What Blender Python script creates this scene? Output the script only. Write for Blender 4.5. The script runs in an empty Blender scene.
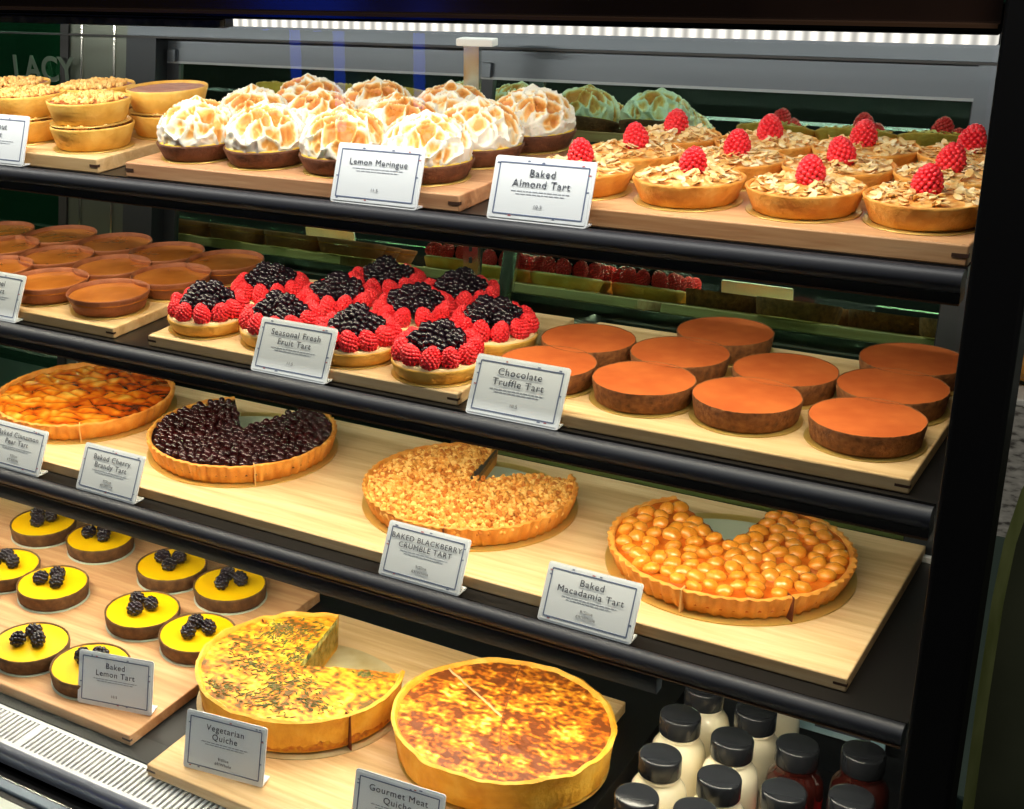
import bpy, bmesh, math, random
from mathutils import Vector, Matrix, noise, Euler
random.seed(7)
PI = math.pi
SC = bpy.context.scene
COL = SC.collection
H = 1.5                     # height of the camera; all shelf heights below are measured from it

# ------------------------------------------------------------------ materials
def lin(c):
    if isinstance(c, (int, float)): c = (c, c, c)
    return tuple((v/255/12.92 if v/255 <= .04045 else ((v/255+.055)/1.055)**2.4) for v in c)
MATS = {}
def base_mat(name):
    m = bpy.data.materials.new(name); m.use_nodes = True
    nt = m.node_tree; nt.nodes.clear()
    out = nt.nodes.new('ShaderNodeOutputMaterial')
    p = nt.nodes.new('ShaderNodeBsdfPrincipled')
    nt.links.new(p.outputs[0], out.inputs[0])
    MATS[name] = m
    return m, nt, p, out
def mat(name, cols, rough=.6, scale=60., metal=0., bump=0., bscale=None, coat=0., sss=0., stretch=None, spec=.5, detail=4., kind='noise', dist=.002, emit=None, obj_random=0.):
    """cols: one sRGB colour or a list of (position, colour) for a noise ramp"""
    m, nt, p, out = base_mat(name)
    N = nt.nodes.new; L = nt.links.new
    tc = N('ShaderNodeTexCoord'); mp = N('ShaderNodeMapping'); L(tc.outputs['Object'], mp.inputs[0])
    if stretch: mp.inputs['Scale'].default_value = stretch
    if obj_random:
        oi = N('ShaderNodeObjectInfo'); mm = N('ShaderNodeMath'); mm.operation = 'MULTIPLY'; mm.inputs[1].default_value = obj_random
        L(oi.outputs['Random'], mm.inputs[0]); cb = N('ShaderNodeCombineXYZ'); L(mm.outputs[0], cb.inputs[0]); L(mm.outputs[0], cb.inputs[1]); L(cb.outputs[0], mp.inputs['Location'])
    if isinstance(cols, list):
        if kind == 'voronoi':
            t = N('ShaderNodeTexVoronoi'); t.inputs['Scale'].default_value = scale; src = t.outputs['Distance']
        else:
            t = N('ShaderNodeTexNoise'); t.inputs['Scale'].default_value = scale; t.inputs['Detail'].default_value = detail; src = t.outputs[0]
        L(mp.outputs[0], t.inputs['Vector'])
        r = N('ShaderNodeValToRGB'); L(src, r.inputs[0])
        el = r.color_ramp.elements
        while len(el) < len(cols): el.new(.5)
        for e, (q, c) in zip(el, cols): e.position = q; e.color = (*lin(c), 1)
        L(r.outputs[0], p.inputs['Base Color'])
    else:
        p.inputs['Base Color'].default_value = (*lin(cols), 1)
    p.inputs['Roughness'].default_value = rough; p.inputs['Metallic'].default_value = metal
    p.inputs['Coat Weight'].default_value = coat; p.inputs['Coat Roughness'].default_value = .08
    p.inputs['Specular IOR Level'].default_value = spec
    if sss:
        p.inputs['Subsurface Weight'].default_value = sss; p.inputs['Subsurface Radius'].default_value = (.006, .003, .0015); p.inputs['Subsurface Scale'].default_value = 1
    if emit: p.inputs['Emission Color'].default_value = (*lin(emit[0]), 1); p.inputs['Emission Strength'].default_value = emit[1]
    if bump:
        b = N('ShaderNodeBump'); b.inputs['Strength'].default_value = bump; b.inputs['Distance'].default_value = dist
        t2 = N('ShaderNodeTexNoise'); t2.inputs['Scale'].default_value = bscale or scale*2; t2.inputs['Detail'].default_value = 5
        L(mp.outputs[0], t2.inputs['Vector']); L(t2.outputs[0], b.inputs['Height']); L(b.outputs[0], p.inputs['Normal'])
    return m
def attr_mat(name, ramp, rough=.5, coat=0., nscale=90., namt=.25, bump=.3, bscale=200., sss=0.):
    """colour from the vertex attribute 'tone' (how far a spot of the food has baked) broken up with noise"""
    m, nt, p, out = base_mat(name)
    N = nt.nodes.new; L = nt.links.new
    a = N('ShaderNodeAttribute'); a.attribute_name = 'tone'
    tc = N('ShaderNodeTexCoord'); t = N('ShaderNodeTexNoise'); t.inputs['Scale'].default_value = nscale; t.inputs['Detail'].default_value = 5
    L(tc.outputs['Object'], t.inputs['Vector'])
    s = N('ShaderNodeMath'); s.operation = 'MULTIPLY_ADD'; s.inputs[1].default_value = namt*2; s.inputs[2].default_value = -namt
    L(t.outputs[0], s.inputs[0]); ad = N('ShaderNodeMath'); L(s.outputs[0], ad.inputs[0]); L(a.outputs['Fac'], ad.inputs[1])
    r = N('ShaderNodeValToRGB'); L(ad.outputs[0], r.inputs[0]); el = r.color_ramp.elements
    while len(el) < len(ramp): el.new(.5)
    for e, (q, c) in zip(el, ramp): e.position = q; e.color = (*lin(c), 1)
    L(r.outputs[0], p.inputs['Base Color']); p.inputs['Roughness'].default_value = rough; p.inputs['Coat Weight'].default_value = coat; p.inputs['Coat Roughness'].default_value = .1
    if sss: p.inputs['Subsurface Weight'].default_value = sss; p.inputs['Subsurface Radius'].default_value = (.006, .004, .002); p.inputs['Subsurface Scale'].default_value = 1
    b = N('ShaderNodeBump'); b.inputs['Strength'].default_value = bump; b.inputs['Distance'].default_value = .001
    t2 = N('ShaderNodeTexNoise'); t2.inputs['Scale'].default_value = bscale; L(tc.outputs['Object'], t2.inputs['Vector']); L(t2.outputs[0], b.inputs['Height']); L(b.outputs[0], p.inputs['Normal'])
    return m
def wood_mat(name, c0, c1, c2, seed=0., rough=.55):
    m, nt, p, out = base_mat(name)
    N = nt.nodes.new; L = nt.links.new
    tc = N('ShaderNodeTexCoord'); mp = N('ShaderNodeMapping'); mp.inputs['Scale'].default_value = (1.6, 26, 26); mp.inputs['Location'].default_value = (seed, seed*.3, 0)
    L(tc.outputs['Object'], mp.inputs[0])
    t = N('ShaderNodeTexNoise'); t.inputs['Scale'].default_value = 3; t.inputs['Detail'].default_value = 6; t.inputs['Distortion'].default_value = .6
    L(mp.outputs[0], t.inputs['Vector'])
    w = N('ShaderNodeTexNoise'); w.inputs['Scale'].default_value = 14; w.inputs['Detail'].default_value = 2; L(mp.outputs[0], w.inputs['Vector'])
    mx = N('ShaderNodeMath'); mx.operation = 'MULTIPLY_ADD'; mx.inputs[1].default_value = .35; L(w.outputs[0], mx.inputs[0]); L(t.outputs[0], mx.inputs[2])
    r = N('ShaderNodeValToRGB'); L(mx.outputs[0], r.inputs[0]); el = r.color_ramp.elements; el.new(.5)
    for e, (q, c) in zip(el, ((.45, c0), (.66, c1), (.9, c2))): e.position = q; e.color = (*lin(c), 1)
    L(r.outputs[0], p.inputs['Base Color']); p.inputs['Roughness'].default_value = rough
    b = N('ShaderNodeBump'); b.inputs['Strength'].default_value = .15; b.inputs['Distance'].default_value = .0008; L(w.outputs[0], b.inputs['Height']); L(b.outputs[0], p.inputs['Normal'])
    return m
def glass_mat(name, tint, refl, rtint=None, rough=0., fres=True):
    m, nt, p, out = base_mat(name); nt.nodes.remove(p)
    N = nt.nodes.new; L = nt.links.new
    t = N('ShaderNodeBsdfTransparent'); t.inputs[0].default_value = (*lin(tint), 1)
    g = N('ShaderNodeBsdfGlossy'); g.inputs['Roughness'].default_value = rough; g.inputs[0].default_value = (*lin(rtint or (255,)*3), 1)
    mx = N('ShaderNodeMixShader')
    if fres:
        f = N('ShaderNodeLayerWeight'); f.inputs[0].default_value = .5; q = N('ShaderNodeMath'); q.operation = 'POWER'; q.inputs[1].default_value = 5.; L(f.outputs['Facing'], q.inputs[0])
        a = N('ShaderNodeMath'); a.operation = 'MULTIPLY_ADD'; a.inputs[1].default_value = .5; a.inputs[2].default_value = refl; L(q.outputs[0], a.inputs[0]); L(a.outputs[0], mx.inputs[0])
    else: mx.inputs[0].default_value = refl
    L(t.outputs[0], mx.inputs[1]); L(g.outputs[0], mx.inputs[2]); L(mx.outputs[0], out.inputs[0])
    return m

WOOD = wood_mat('ash_wood', (206, 166, 114), (222, 186, 134), (234, 204, 156))
WOODS = [WOOD, wood_mat('ash_wood_b', (202, 160, 106), (220, 182, 128), (232, 200, 150), 3.1), wood_mat('ash_wood_c', (206, 168, 118), (224, 188, 138), (236, 206, 160), 7.7)]
OAK = wood_mat('warm_oak', (180, 124, 84), (200, 146, 104), (218, 170, 126), 5.)
OAKS = [OAK, wood_mat('warm_oak_b', (190, 136, 90), (208, 158, 110), (222, 178, 132), 1.7)]
SLOT = mat('slot_walnut', (70, 42, 26), .7)
NOSE = mat('black_anodised', (38, 40, 48), .5, metal=.2)
NOSE2 = mat('black_channel', (10, 9, 10), .45)
BRONZE = mat('bronze_trim', (92, 66, 48), .35, metal=.6)
SHELF = mat('shelf_steel', (22, 20, 20), .35)
DARK = mat('case_black', (8, 8, 9), .5)
POST = mat('post_black', (4, 4, 5), .6, spec=.2)
HEAD = mat('header_bronze', [(.4, (24, 15, 12)), (.7, (40, 27, 22))], .12, scale=6, spec=.8)
ALU = mat('door_aluminium', [(.3, (70, 76, 82)), (.7, (92, 98, 104))], .34, scale=2, metal=.8, stretch=(.5, 1, 8))
ALUD = mat('door_aluminium_dark', (40, 44, 48), .4, metal=.6)
CHROME = mat('chrome', (205, 205, 200), .18, metal=1.)
WHITE = mat('white_enamel', (232, 234, 238), .4)
WPLAST = mat('white_plastic', (240, 240, 238), .35)
STEELW = mat('satin_steel', [(.3, (140, 144, 156)), (.7, (176, 178, 190))], .3, scale=3, metal=.7)
BLUEG = mat('blue_grey_frame', (118, 132, 146), .35, metal=.4)
LED = None
CARD = mat('card', (226, 232, 238), .35, coat=.3)
ACRYL = mat('acrylic_edge', (236, 240, 244), .2)
INK = mat('ink', (58, 62, 78), .6)
INKL = mat('ink_light', (146, 152, 164), .6)
BORDER = mat('border_blue', (96, 108, 138), .6)
RED = mat('border_red', (176, 96, 100), .6)
MIRROR = glass_mat('tinted_door_glass', (110, 140, 120), .78, (200, 240, 212), 0., False)
PANEG = glass_mat('front_glass', (253, 254, 253), .022)
GHOST = glass_mat('frosted_letter', (190, 200, 190), .45, (150, 165, 150), .5, False)
CAKEB = mat('gold_board', (204, 170, 88), .35, metal=.4)
PALEB = mat('pale_board', (196, 206, 186), .5)
GOLDC = mat('golden_crust', [(.3, (214, 132, 44)), (.5, (232, 158, 62)), (.75, (244, 186, 96))], .6, 55, bump=.6, bscale=260, obj_random=4)
PALEC = mat('pale_crust', [(.3, (220, 160, 60)), (.55, (238, 184, 84)), (.8, (246, 204, 112))], .6, 45, bump=.5, bscale=260, obj_random=4)
BROWNC = mat('cocoa_crust', [(.3, (84, 46, 26)), (.55, (108, 62, 36)), (.8, (128, 78, 48))], .7, 90, bump=.8, bscale=300, obj_random=4)
CARC = mat('caramel_crust', [(.3, (136, 74, 42)), (.55, (158, 90, 54)), (.8, (176, 108, 68))], .6, 50, bump=.5, bscale=260, obj_random=4)
TRUFC = mat('truffle_crust', [(.3, (104, 60, 28)), (.5, (138, 84, 42)), (.8, (164, 108, 60))], .75, 160, bump=1., bscale=350, obj_random=4)
LEMC = mat('lemon_crust', [(.3, (84, 56, 30)), (.55, (110, 78, 44)), (.8, (134, 100, 60))], .75, 90, bump=.7, bscale=300, obj_random=4)
DEEPC = mat('deep_crust', [(.25, (206, 122, 36)), (.5, (230, 154, 60)), (.8, (244, 184, 92))], .55, 40, bump=.5, bscale=220)
COCOA = mat('cocoa_dust', [(.35, (180, 86, 38)), (.65, (198, 102, 48))], .9, 30, bump=.25, bscale=900, spec=.15)
CARAM = mat('caramel', [(.35, (166, 92, 32)), (.65, (192, 116, 46))], .22, 20, coat=.5)
CUSTY = mat('lemon_curd', [(.3, (242, 186, 4)), (.7, (250, 202, 8))], .5, 20, spec=.2)
CREAM = mat('pastry_cream', (246, 222, 170), .5)
RASP = mat('raspberry', [(.3, (222, 22, 38)), (.7, (246, 58, 66))], .38, 60, sss=.12, obj_random=9)
BLACKB = mat('blackberry', [(.3, (14, 9, 17)), (.7, (34, 18, 32))], .2, 60, coat=.25, obj_random=9)
ALMOND = mat('almond_flake', [(.3, (220, 160, 80)), (.48, (240, 204, 134)), (.7, (254, 240, 204))], .6, 70, obj_random=6)
ALMF = mat('almond_filling', [(.35, (206, 134, 54)), (.55, (232, 178, 96)), (.75, (250, 226, 176))], .7, 110, bump=.8, bscale=200, obj_random=6)
BFILL = mat('brown_filling', [(.35, (150, 74, 36)), (.65, (178, 98, 52))], .5, 60, bump=.4)
CRUMB = mat('crumble_gold', [(.3, (224, 146, 52)), (.55, (240, 178, 84)), (.8, (250, 210, 128))], .7, 170, obj_random=6, detail=1)
CRUMBP = mat('crumble_pale', [(.3, (222, 158, 78)), (.55, (242, 196, 118)), (.8, (252, 226, 166))], .7, 80, obj_random=6)
MERI = attr_mat('toasted_meringue', [(.30, (238, 232, 218)), (.44, (240, 218, 170)), (.58, (230, 168, 86)), (.85, (200, 120, 46))], .5, nscale=60, namt=.18, bump=.1, sss=.1)
LEMONL = mat('lemon_layer', (240, 204, 70), .4)
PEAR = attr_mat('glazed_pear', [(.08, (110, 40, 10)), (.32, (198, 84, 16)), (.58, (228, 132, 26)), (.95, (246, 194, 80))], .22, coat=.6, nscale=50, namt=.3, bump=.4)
QUI1 = attr_mat('meat_quiche_top', [(.05, (120, 56, 10)), (.28, (190, 98, 14)), (.5, (220, 140, 24)), (.70, (238, 184, 52)), (.95, (250, 226, 128))], .58, coat=0, nscale=230, namt=.42, bump=.6)
QUI2 = attr_mat('vegetable_quiche_top', [(.05, (112, 82, 22)), (.24, (196, 108, 18)), (.44, (222, 154, 22)), (.66, (228, 180, 32)), (.95, (244, 214, 90))], .55, coat=0, nscale=210, namt=.40, bump=.6)
QCUT = mat('quiche_cut', [(.35, (70, 84, 34)), (.5, (186, 178, 84)), (.62, (242, 228, 150))], .5, 110)
SPIN = mat('spinach', [(.3, (72, 80, 30)), (.7, (122, 124, 50))], .5, 90)
MUSH = mat('browned_onion', (150, 106, 60), .5)
CHERRY = mat('glazed_cherry', [(.3, (26, 5, 6)), (.7, (58, 10, 12))], .07, 40, coat=.35, spec=.6)
CHERG = mat('cherry_glaze', (36, 10, 10), .12, coat=.8)
BBF = mat('blackberry_filling', [(.4, (44, 20, 22)), (.7, (92, 48, 50))], .35, 90)
NUT = mat('macadamia', [(.34, (212, 108, 14)), (.52, (238, 150, 34)), (.70, (252, 206, 98))], .2, 24, coat=.7, obj_random=9)
TOFF = mat('toffee', [(.3, (176, 74, 16)), (.7, (222, 118, 32))], .15, 60, coat=.8, bump=.4)
CAP = mat('black_cap', (36, 38, 42), .22)
DRESS = mat('cream_liquid', [(.3, (244, 230, 194)), (.7, (252, 244, 218))], .25, 20, coat=.5)
REDL = mat('dark_red_liquid', [(.3, (44, 14, 12)), (.7, (70, 24, 18))], .12, 20, coat=.8)
REDLAB = mat('red_label', (200, 20, 28), .4)
TEAL = mat('label_strip', [(.4, (120, 168, 186)), (.6, (196, 224, 232))], .3, 8)

# ------------------------------------------------------------------ mesh helpers
def mesh(name, V, F, m, parent=None, smooth=True, tone=None, mats=None, midx=None):
    me = bpy.data.meshes.new(name); me.from_pydata([tuple(v) for v in V], [], F)
    if tone is not None:
        a = me.attributes.new('tone', 'FLOAT', 'POINT'); a.data.foreach_set('value', tone)
    for mm in (mats or [m]): me.materials.append(mm)
    if midx: me.polygons.foreach_set('material_index', midx)
    me.update()
    bm = bmesh.new(); bm.from_mesh(me); bmesh.ops.recalc_face_normals(bm, faces=bm.faces)
    for f in bm.faces: f.smooth = smooth
    if smooth:
        for e in bm.edges:
            if len(e.link_faces) == 2 and e.calc_face_angle(0) > math.radians(50): e.smooth = False
    bm.to_mesh(me); bm.free()
    o = bpy.data.objects.new(name, me); COL.objects.link(o)
    if parent: o.parent = parent
    return o
def to_mesh(cu, name):
    t = bpy.data.objects.new('t', cu); COL.objects.link(t); bpy.context.view_layer.update()
    me = bpy.data.meshes.new_from_object(t.evaluated_get(bpy.context.evaluated_depsgraph_get())); me.name = name
    bpy.data.objects.remove(t); o = bpy.data.objects.new(name, me); COL.objects.link(o); return o
class MB:
    def __init__(s): s.V = []; s.F = []; s.T = []; s.M = []
    def add(s, V, F, M=None, tone=None, mi=0):
        n = len(s.V)
        s.V += [tuple(M @ Vector(v)) for v in V] if M is not None else [tuple(v) for v in V]
        s.F += [tuple(i+n for i in f) for f in F]; s.T += tone or [0.5]*len(V); s.M += [mi]*len(F)
    def box(s, x0, x1, y0, y1, z0, z1, M=None, mi=0):
        V = [(x, y, z) for z in (z0, z1) for y in (y0, y1) for x in (x0, x1)]
        s.add(V, [(0, 2, 3, 1), (4, 5, 7, 6), (0, 1, 5, 4), (2, 6, 7, 3), (0, 4, 6, 2), (1, 3, 7, 5)], M, mi=mi)
    def build(s, name, m, parent=None, smooth=True, tone=False, mats=None):
        return mesh(name, s.V, s.F, m, parent, smooth, s.T if tone else None, mats, s.M if mats else None)
def bevel(o, w, seg=2):
    bm = bmesh.new(); bm.from_mesh(o.data)
    bmesh.ops.bevel(bm, geom=[e for e in bm.edges if e.calc_face_angle(0) > .6], offset=w, segments=seg, profile=.6, affect='EDGES')
    bm.to_mesh(o.data); bm.free(); return o
def box(name, m, x0, x1, y0, y1, z0, z1, parent=None, bev=0.):
    b = MB(); b.box(x0, x1, y0, y1, z0, z1); o = b.build(name, m, parent, smooth=bev > 0)
    if bev: bevel(o, bev)
    return o
def extrude_x(name, prof, x0, x1, m, parent=None, smooth=True):
    n = len(prof); V = [(x0, y, z) for y, z in prof] + [(x1, y, z) for y, z in prof]
    F = [(i, (i+1) % n, n+(i+1) % n, n+i) for i in range(n)] + [tuple(range(n)), tuple(range(n, 2*n))]
    return mesh(name, V, F, m, parent, smooth)
def lathe(prof, n=64, a0=0., a1=2*PI, rf=None, mi=0):
    """closed profile [(r,z)], revolved; partial sweeps are capped"""
    full = abs(a1-a0-2*PI) < 1e-6; V = []; F = []; k = len(prof); st = n if full else n+1
    for i in range(st):
        a = a0+(a1-a0)*i/n
        for j, (r, z) in enumerate(prof):
            rr = rf(a, r, z, j) if rf else r
            V.append((rr*math.cos(a), rr*math.sin(a), z))
    for i in range(n):
        i2 = (i+1) % st
        for j in range(k):
            j2 = (j+1) % k
            if prof[j][0] < 1e-7 and prof[j2][0] < 1e-7: continue
            F.append((i*k+j, i*k+j2, i2*k+j2, i2*k+j))
    if not full: F += [tuple(range(k)), tuple(range(n*k, (n+1)*k))]
    bm = bmesh.new(); bv = [bm.verts.new(v) for v in V]
    for f in F:
        try: bm.faces.new([bv[i] for i in f])
        except ValueError: pass
    bmesh.ops.remove_doubles(bm, verts=bm.verts, dist=1e-6)
    bm.verts.index_update(); V = [v.co.copy() for v in bm.verts]; F = [tuple(v.index for v in f.verts) for f in bm.faces]; bm.free()
    return V, F
def lmesh(name, prof, m, parent=None, **kw):
    V, F = lathe(prof, **kw); return mesh(name, V, F, m, parent)
def polar(R, zf, zb, a0=0., a1=2*PI, nr=24, nt=96, tf=None, jag=0.):
    """solid slab with a displaced top: polar grid, rim down to zb, sector faces when partial"""
    full = abs(a1-a0-2*PI) < 1e-6; st = nt if full else nt+1
    V = [(0, 0, zf(0, 0))]; T = [tf(0, 0) if tf else .5]; F = []
    def jr(i): return 1.
    for j in range(1, nr+1):
        for i in range(st):
            a = a0+(a1-a0)*i/nt; r = R*j/nr
            if jag and not full and (i == 0 or i == nt): a += jag*noise.noise(Vector((r*90, i, 3)))*(.02/max(r, .02))
            x, y = r*math.cos(a), r*math.sin(a); V.append((x, y, zf(x, y))); T.append(tf(x, y) if tf else .5)
    idx = lambda j, i: 1+(j-1)*st+(i % st if full else i)
    for i in range(nt): F.append((0, idx(1, i), idx(1, i+1)))
    for j in range(1, nr):
        for i in range(nt): F.append((idx(j, i), idx(j+1, i), idx(j+1, i+1), idx(j, i+1)))
    b0 = len(V)
    for i in range(st):
        v = V[idx(nr, i)]; V.append((v[0], v[1], zb)); T.append(.3)
    for i in range(nt): F.append((idx(nr, i), b0+i, b0+(i+1) % st, idx(nr, i+1)))
    c = len(V); V.append((0, 0, zb)); T.append(.3)
    for i in range(nt): F.append((c, b0+(i+1) % st, b0+i))
    ncut = len(F)
    if not full:
        F.append(tuple([c, 0]+[idx(j, 0) for j in range(1, nr+1)]+[b0]))
        F.append(tuple([c, 0]+[idx(j, nt) for j in range(1, nr+1)]+[b0+nt]))
    return V, F, T, ncut
def ico(sub=1):
    bm = bmesh.new(); bmesh.ops.create_icosphere(bm, subdivisions=sub, radius=1.)
    V = [tuple(v.co) for v in bm.verts]; F = [tuple(v.index for v in f.verts) for f in bm.faces]; bm.free(); return V, F
ICO1, ICO2, ICO3 = ico(1), ico(2), ico(3)
def TM(loc, rot=(0, 0, 0), sc=(1, 1, 1)):
    return Matrix.Translation(loc) @ Euler(rot).to_matrix().to_4x4() @ Matrix.Diagonal((*sc, 1))

# ------------------------------------------------------------------ naming helpers
def empty(name, loc, label=None, cat=None, group=None, rz=0., rot=None):
    o = bpy.data.objects.new(name, None); COL.objects.link(o); o.location = loc
    o.rotation_euler = rot or (0, 0, rz); o.empty_display_size = .02
    if label: o['label'] = label; o['category'] = cat
    if group: o['group'] = group
    return o
def tag(o, label, cat, group=None):
    o['label'] = label; o['category'] = cat
    if group: o['group'] = group
    return o
def struct(o): o['kind'] = 'structure'; return o
def dup(o, parent=None):
    c = o.copy(); COL.objects.link(c)
    if parent is not None: c.parent = parent
    for ch in list(o.children): dup(ch, c)
    return c
PROTO = {}
def place(key, maker, loc, rz, label, cat, group):
    """first of a kind is the built one itself; the rest are copies of it and its parts"""
    if key not in PROTO: o = maker(); PROTO[key] = o
    else: o = dup(PROTO[key])
    o.location = loc; o.rotation_euler = (0, 0, rz)
    o['label'] = label; o['category'] = cat; o['group'] = group
    return o

# heights (from the camera): bar tops, shelf surfaces, board tops
ZB = [-.3211, -.5245, -.7361]
SF = [-.3225, -.5265, -.741]
BT = [-.3055, -.5130, -.7265, -.940]
X0, X1 = -2.0, -.188

# ------------------------------------------------------------------ room
def plane_mat_wall(name, c): return mat(name, [(.3, c), (.7, tuple(min(255, int(v*1.5)+4) for v in c))], .8, scale=1.5)
struct(box('floor', mat('floor_stone', [(.3, (46, 44, 42)), (.7, (62, 58, 54))], .5, 3.), -5, 3, -1.7, 3.6, -.05, 0))
struct(box('wall_back', plane_mat_wall('back_wall_paint', (30, 66, 50)), -5, 3, 3.5, 3.6, 0, 3.2))
struct(box('wall_front', plane_mat_wall('shop_wall', (24, 18, 15)), -5, 3, -1.72, -1.62, 0, 3.2))
# blue neon behind the customer, seen mirrored in the glass
neon = empty('neon_light', (-2.2, -1.55, .55), 'cluster of blue vertical neon tubes mirrored in the glass top left of centre', 'light')
NEONM = mat('blue_neon', (20, 60, 255), .3, emit=((30, 80, 255), 2.2))
for dx, z0, z1 in ((-.27, .5, .8), (-.17, .36, .8), (-.09, .5, .8), (-.02, .22, .8), (.24, .30, .62)):
    V, F = lathe([(0, z0), (.012, z0), (.016, z0+.01), (.016, z1-.01), (.012, z1), (0, z1)], 16)
    t = mesh('tube', [(v[0]+dx, v[1], v[2]) for v in V], F, NEONM, neon)
box('backplate', DARK, -.26, .34, -.06, -.03, -.55, .85, neon)

# ------------------------------------------------------------------ display case
case = empty('display_case', (-1.05, .93, 0), 'tall black glass fronted bakery display case with shelves of tarts', 'display case')
def cpart(o): o.parent = case; o.location = (1.05, -.93, H); return o
# header above the LED strip
cpart(box('header_panel', HEAD, X0, -.150, .940, .965, -.1145, .22))
cpart(box('header_trim', BRONZE, X0, -.150, .932, .940, -.1112, -.1090))
cpart(box('header_lip', NOSE2, X0, -.150, 0.936, .946, -.1155, -.1145))
cpart(box('ceiling_panel', ALUD, X0, -.15, .965, 1.68, -.105, -.095))
# corner post
cpart(box('corner_post', POST, -.147, -.1145, .925, .960, -1.5, .3, bev=.003))
cpart(box('end_panel', DARK, -.1875, -.186, 1.20, 1.52, -1.2, -.10))
cpart(box('end_panel', glass_mat('dark_end_glass', (120, 140, 130), .12, None, 0., False), X0-.006, X0-.001, .93, 1.60, -1.2, -.10))
cpart(box('end_return', DARK, -.150, -.146, .960, 1.18, -1.2, -.10))
# rear frame with leaning glass doors
TAN = math.tan(math.radians(9))
def dy(z): return 1.600+TAN*(z+.3)
def dbox(b, x0, x1, z0, z1, o0, o1):
    V = [(x, dy(z)+o, z) for z in (z0, z1) for o in (o0, o1) for x in (x0, x1)]
    b.add(V, [(0, 2, 3, 1), (4, 5, 7, 6), (0, 1, 5, 4), (2, 6, 7, 3), (0, 4, 6, 2), (1, 3, 7, 5)])
b = MB()
dbox(b, -1.414, -.19, -.224, -.10, -.012, .03)            # top rail
dbox(b, X0, -.19, -1.2, -.955, -.012, .03)
dbox(b, -.270, -.19, -.955, -.224, -.012, .03)
cpart(b.build('rear_frame', ALU, None, False))
b = MB(); dbox(b, X0, -.19, -.2265, -.224, -.016, -.012); cpart(b.build('frame_groove', NOSE2, None, False))
def door(x0, x1, off, w0=.022, w1=.022):
    e = bpy.data.objects.new('sliding_door', None); COL.objects.link(e); cpart(e); e.location = (1.05, -.93, H)
    b = MB(); dbox(b, x0, x1, -.262, -.225, off, off+.012); b.build('top_rail', ALU, e, False)
    b = MB(); dbox(b, x0, x1, -.265, -.262, off-.001, off+.012); b.build('bright_line', mat('satin_line', (120, 126, 128), .4, metal=.6), e, False)
    for s in ((x0, x0+w0), (x1-w1, x1)):
        b = MB(); dbox(b, s[0], s[1], -.95, -.262, off, off+.012); b.build('stile', ALUD, e, False)
    b = MB(); dbox(b, x0+w0, x1-w1, -.95, -.265, off+.005, off+.008); b.build('pane', MIRROR, e, False)
    b = MB(); dbox(b, x0+.004, x0+.018, -.262, -.245, off-.006, off); b.build('catch', ALU, e, False)
door(-.838, -.270, .000, .020, .003)
door(-1.357, -.822, .014, .022, .014)
b = MB(); dbox(b, -1.414, -1.357, -.955, -.224, -.014, .028); cpart(b.build('frame_stile', ALUD, None, False))
# fixed pane and brushed strip at the far end
b = MB(); dbox(b, X0, -1.556, -.955, -.105, .004, .008); cpart(b.build('fixed_pane', glass_mat('end_glass', (170, 214, 190), .30, (200, 240, 212), 0., False), None, False))
b = MB(); dbox(b, -1.556, -1.539, -.955, -.105, -.006, .02); cpart(b.build('black_bar', DARK, None, False))
STRIPM = mat('brushed_strip', [(.3, (66, 72, 64)), (.7, (92, 98, 88))], .3, scale=2, metal=.5)
b = MB(); dbox(b, -1.539, -1.414, -.955, -.105, -.002, .02); cpart(b.build('brushed_panel', STRIPM, None, False))
for x in (-1.512, -1.446):
    b = MB(); dbox(b, x-.0018, x+.0018, -.955, -.105, -.005, -.002); cpart(b.build('chrome_strip', CHROME, None, False))
# slotted upright that carries the shelves
b = MB(); b.box(-.812, -.792, 1.517, 1.524, -.955, -.212)
up = cpart(b.build('slotted_upright', CHROME, None, False))
b = MB()
for k in range(44): b.box(-.8035, -.8005, 1.5155, 1.5175, -.30-.0148*k, -.293-.0148*k)
b.build('slots', DARK, up, False)
bevel(box('upright_clip', WPLAST, -.818, -.770, 1.508, 1.524, -.212, -.203, up), .002)
# deck, its recess for the bottles, and the front air grille
cpart(box('deck', DARK, X0, -.478, .992, 1.50, -.965, -.955))
cpart(box('well_side', DARK, -.484, -.478, .992, 1.50, -1.03, -.9645))
cpart(box('well_floor', SHELF, -.478, -.188, .992, 1.50, -1.03, -1.02))
cpart(box('deck_back', DARK, X0, -.188, 1.498, 1.503, -1.03, -.90))
b = MB()
gy0, gy1, gz = .934, .992, -.957
b.box(X0, -.15, gy1-.006, gy1, gz-.003, gz); b.box(X0, -.15, gy0, gy0+.006, gz-.003, gz)
x = X0; pitch = .0072
while x < -.155:
    b.box(x, x+.0037, gy0+.005, gy1-.005, gz-.003, gz-.0004); x += pitch
b.box(-1.1005, -1.0895, gy0+.005, gy1-.005, gz-.003, gz-.0003)
gr = cpart(b.build('air_grille', WHITE, None, False))
box('grille_duct', mat('duct_grey', (16, 17, 22), .6), X0, -.15, gy0+.001, gy1-.001, gz-.03, gz-.012, gr)
pr = [(gy0, gz), (gy0-.006, gz-.002), (gy0-.010, gz-.007), (gy0-.010, gz-.020), (gy0, gz-.020)]
cpart(extrude_x('grille_lip', pr, X0, -.15, STEELW))
cpart(box('glass_channel', NOSE2, X0, -.15, .885, .925, -1.01, -.985))
cpart(box('base_rail', BLUEG, X0, -.15, .8875, .904, -.985, -.975, bev=.002))
cpart(box('base_trim', CHROME, X0, -.15, .9005, .9025, -.975, -.9742))
cpart(box('base_gap', NOSE2, X0, -.15, .879, .8875, -.99, -.979))
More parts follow.
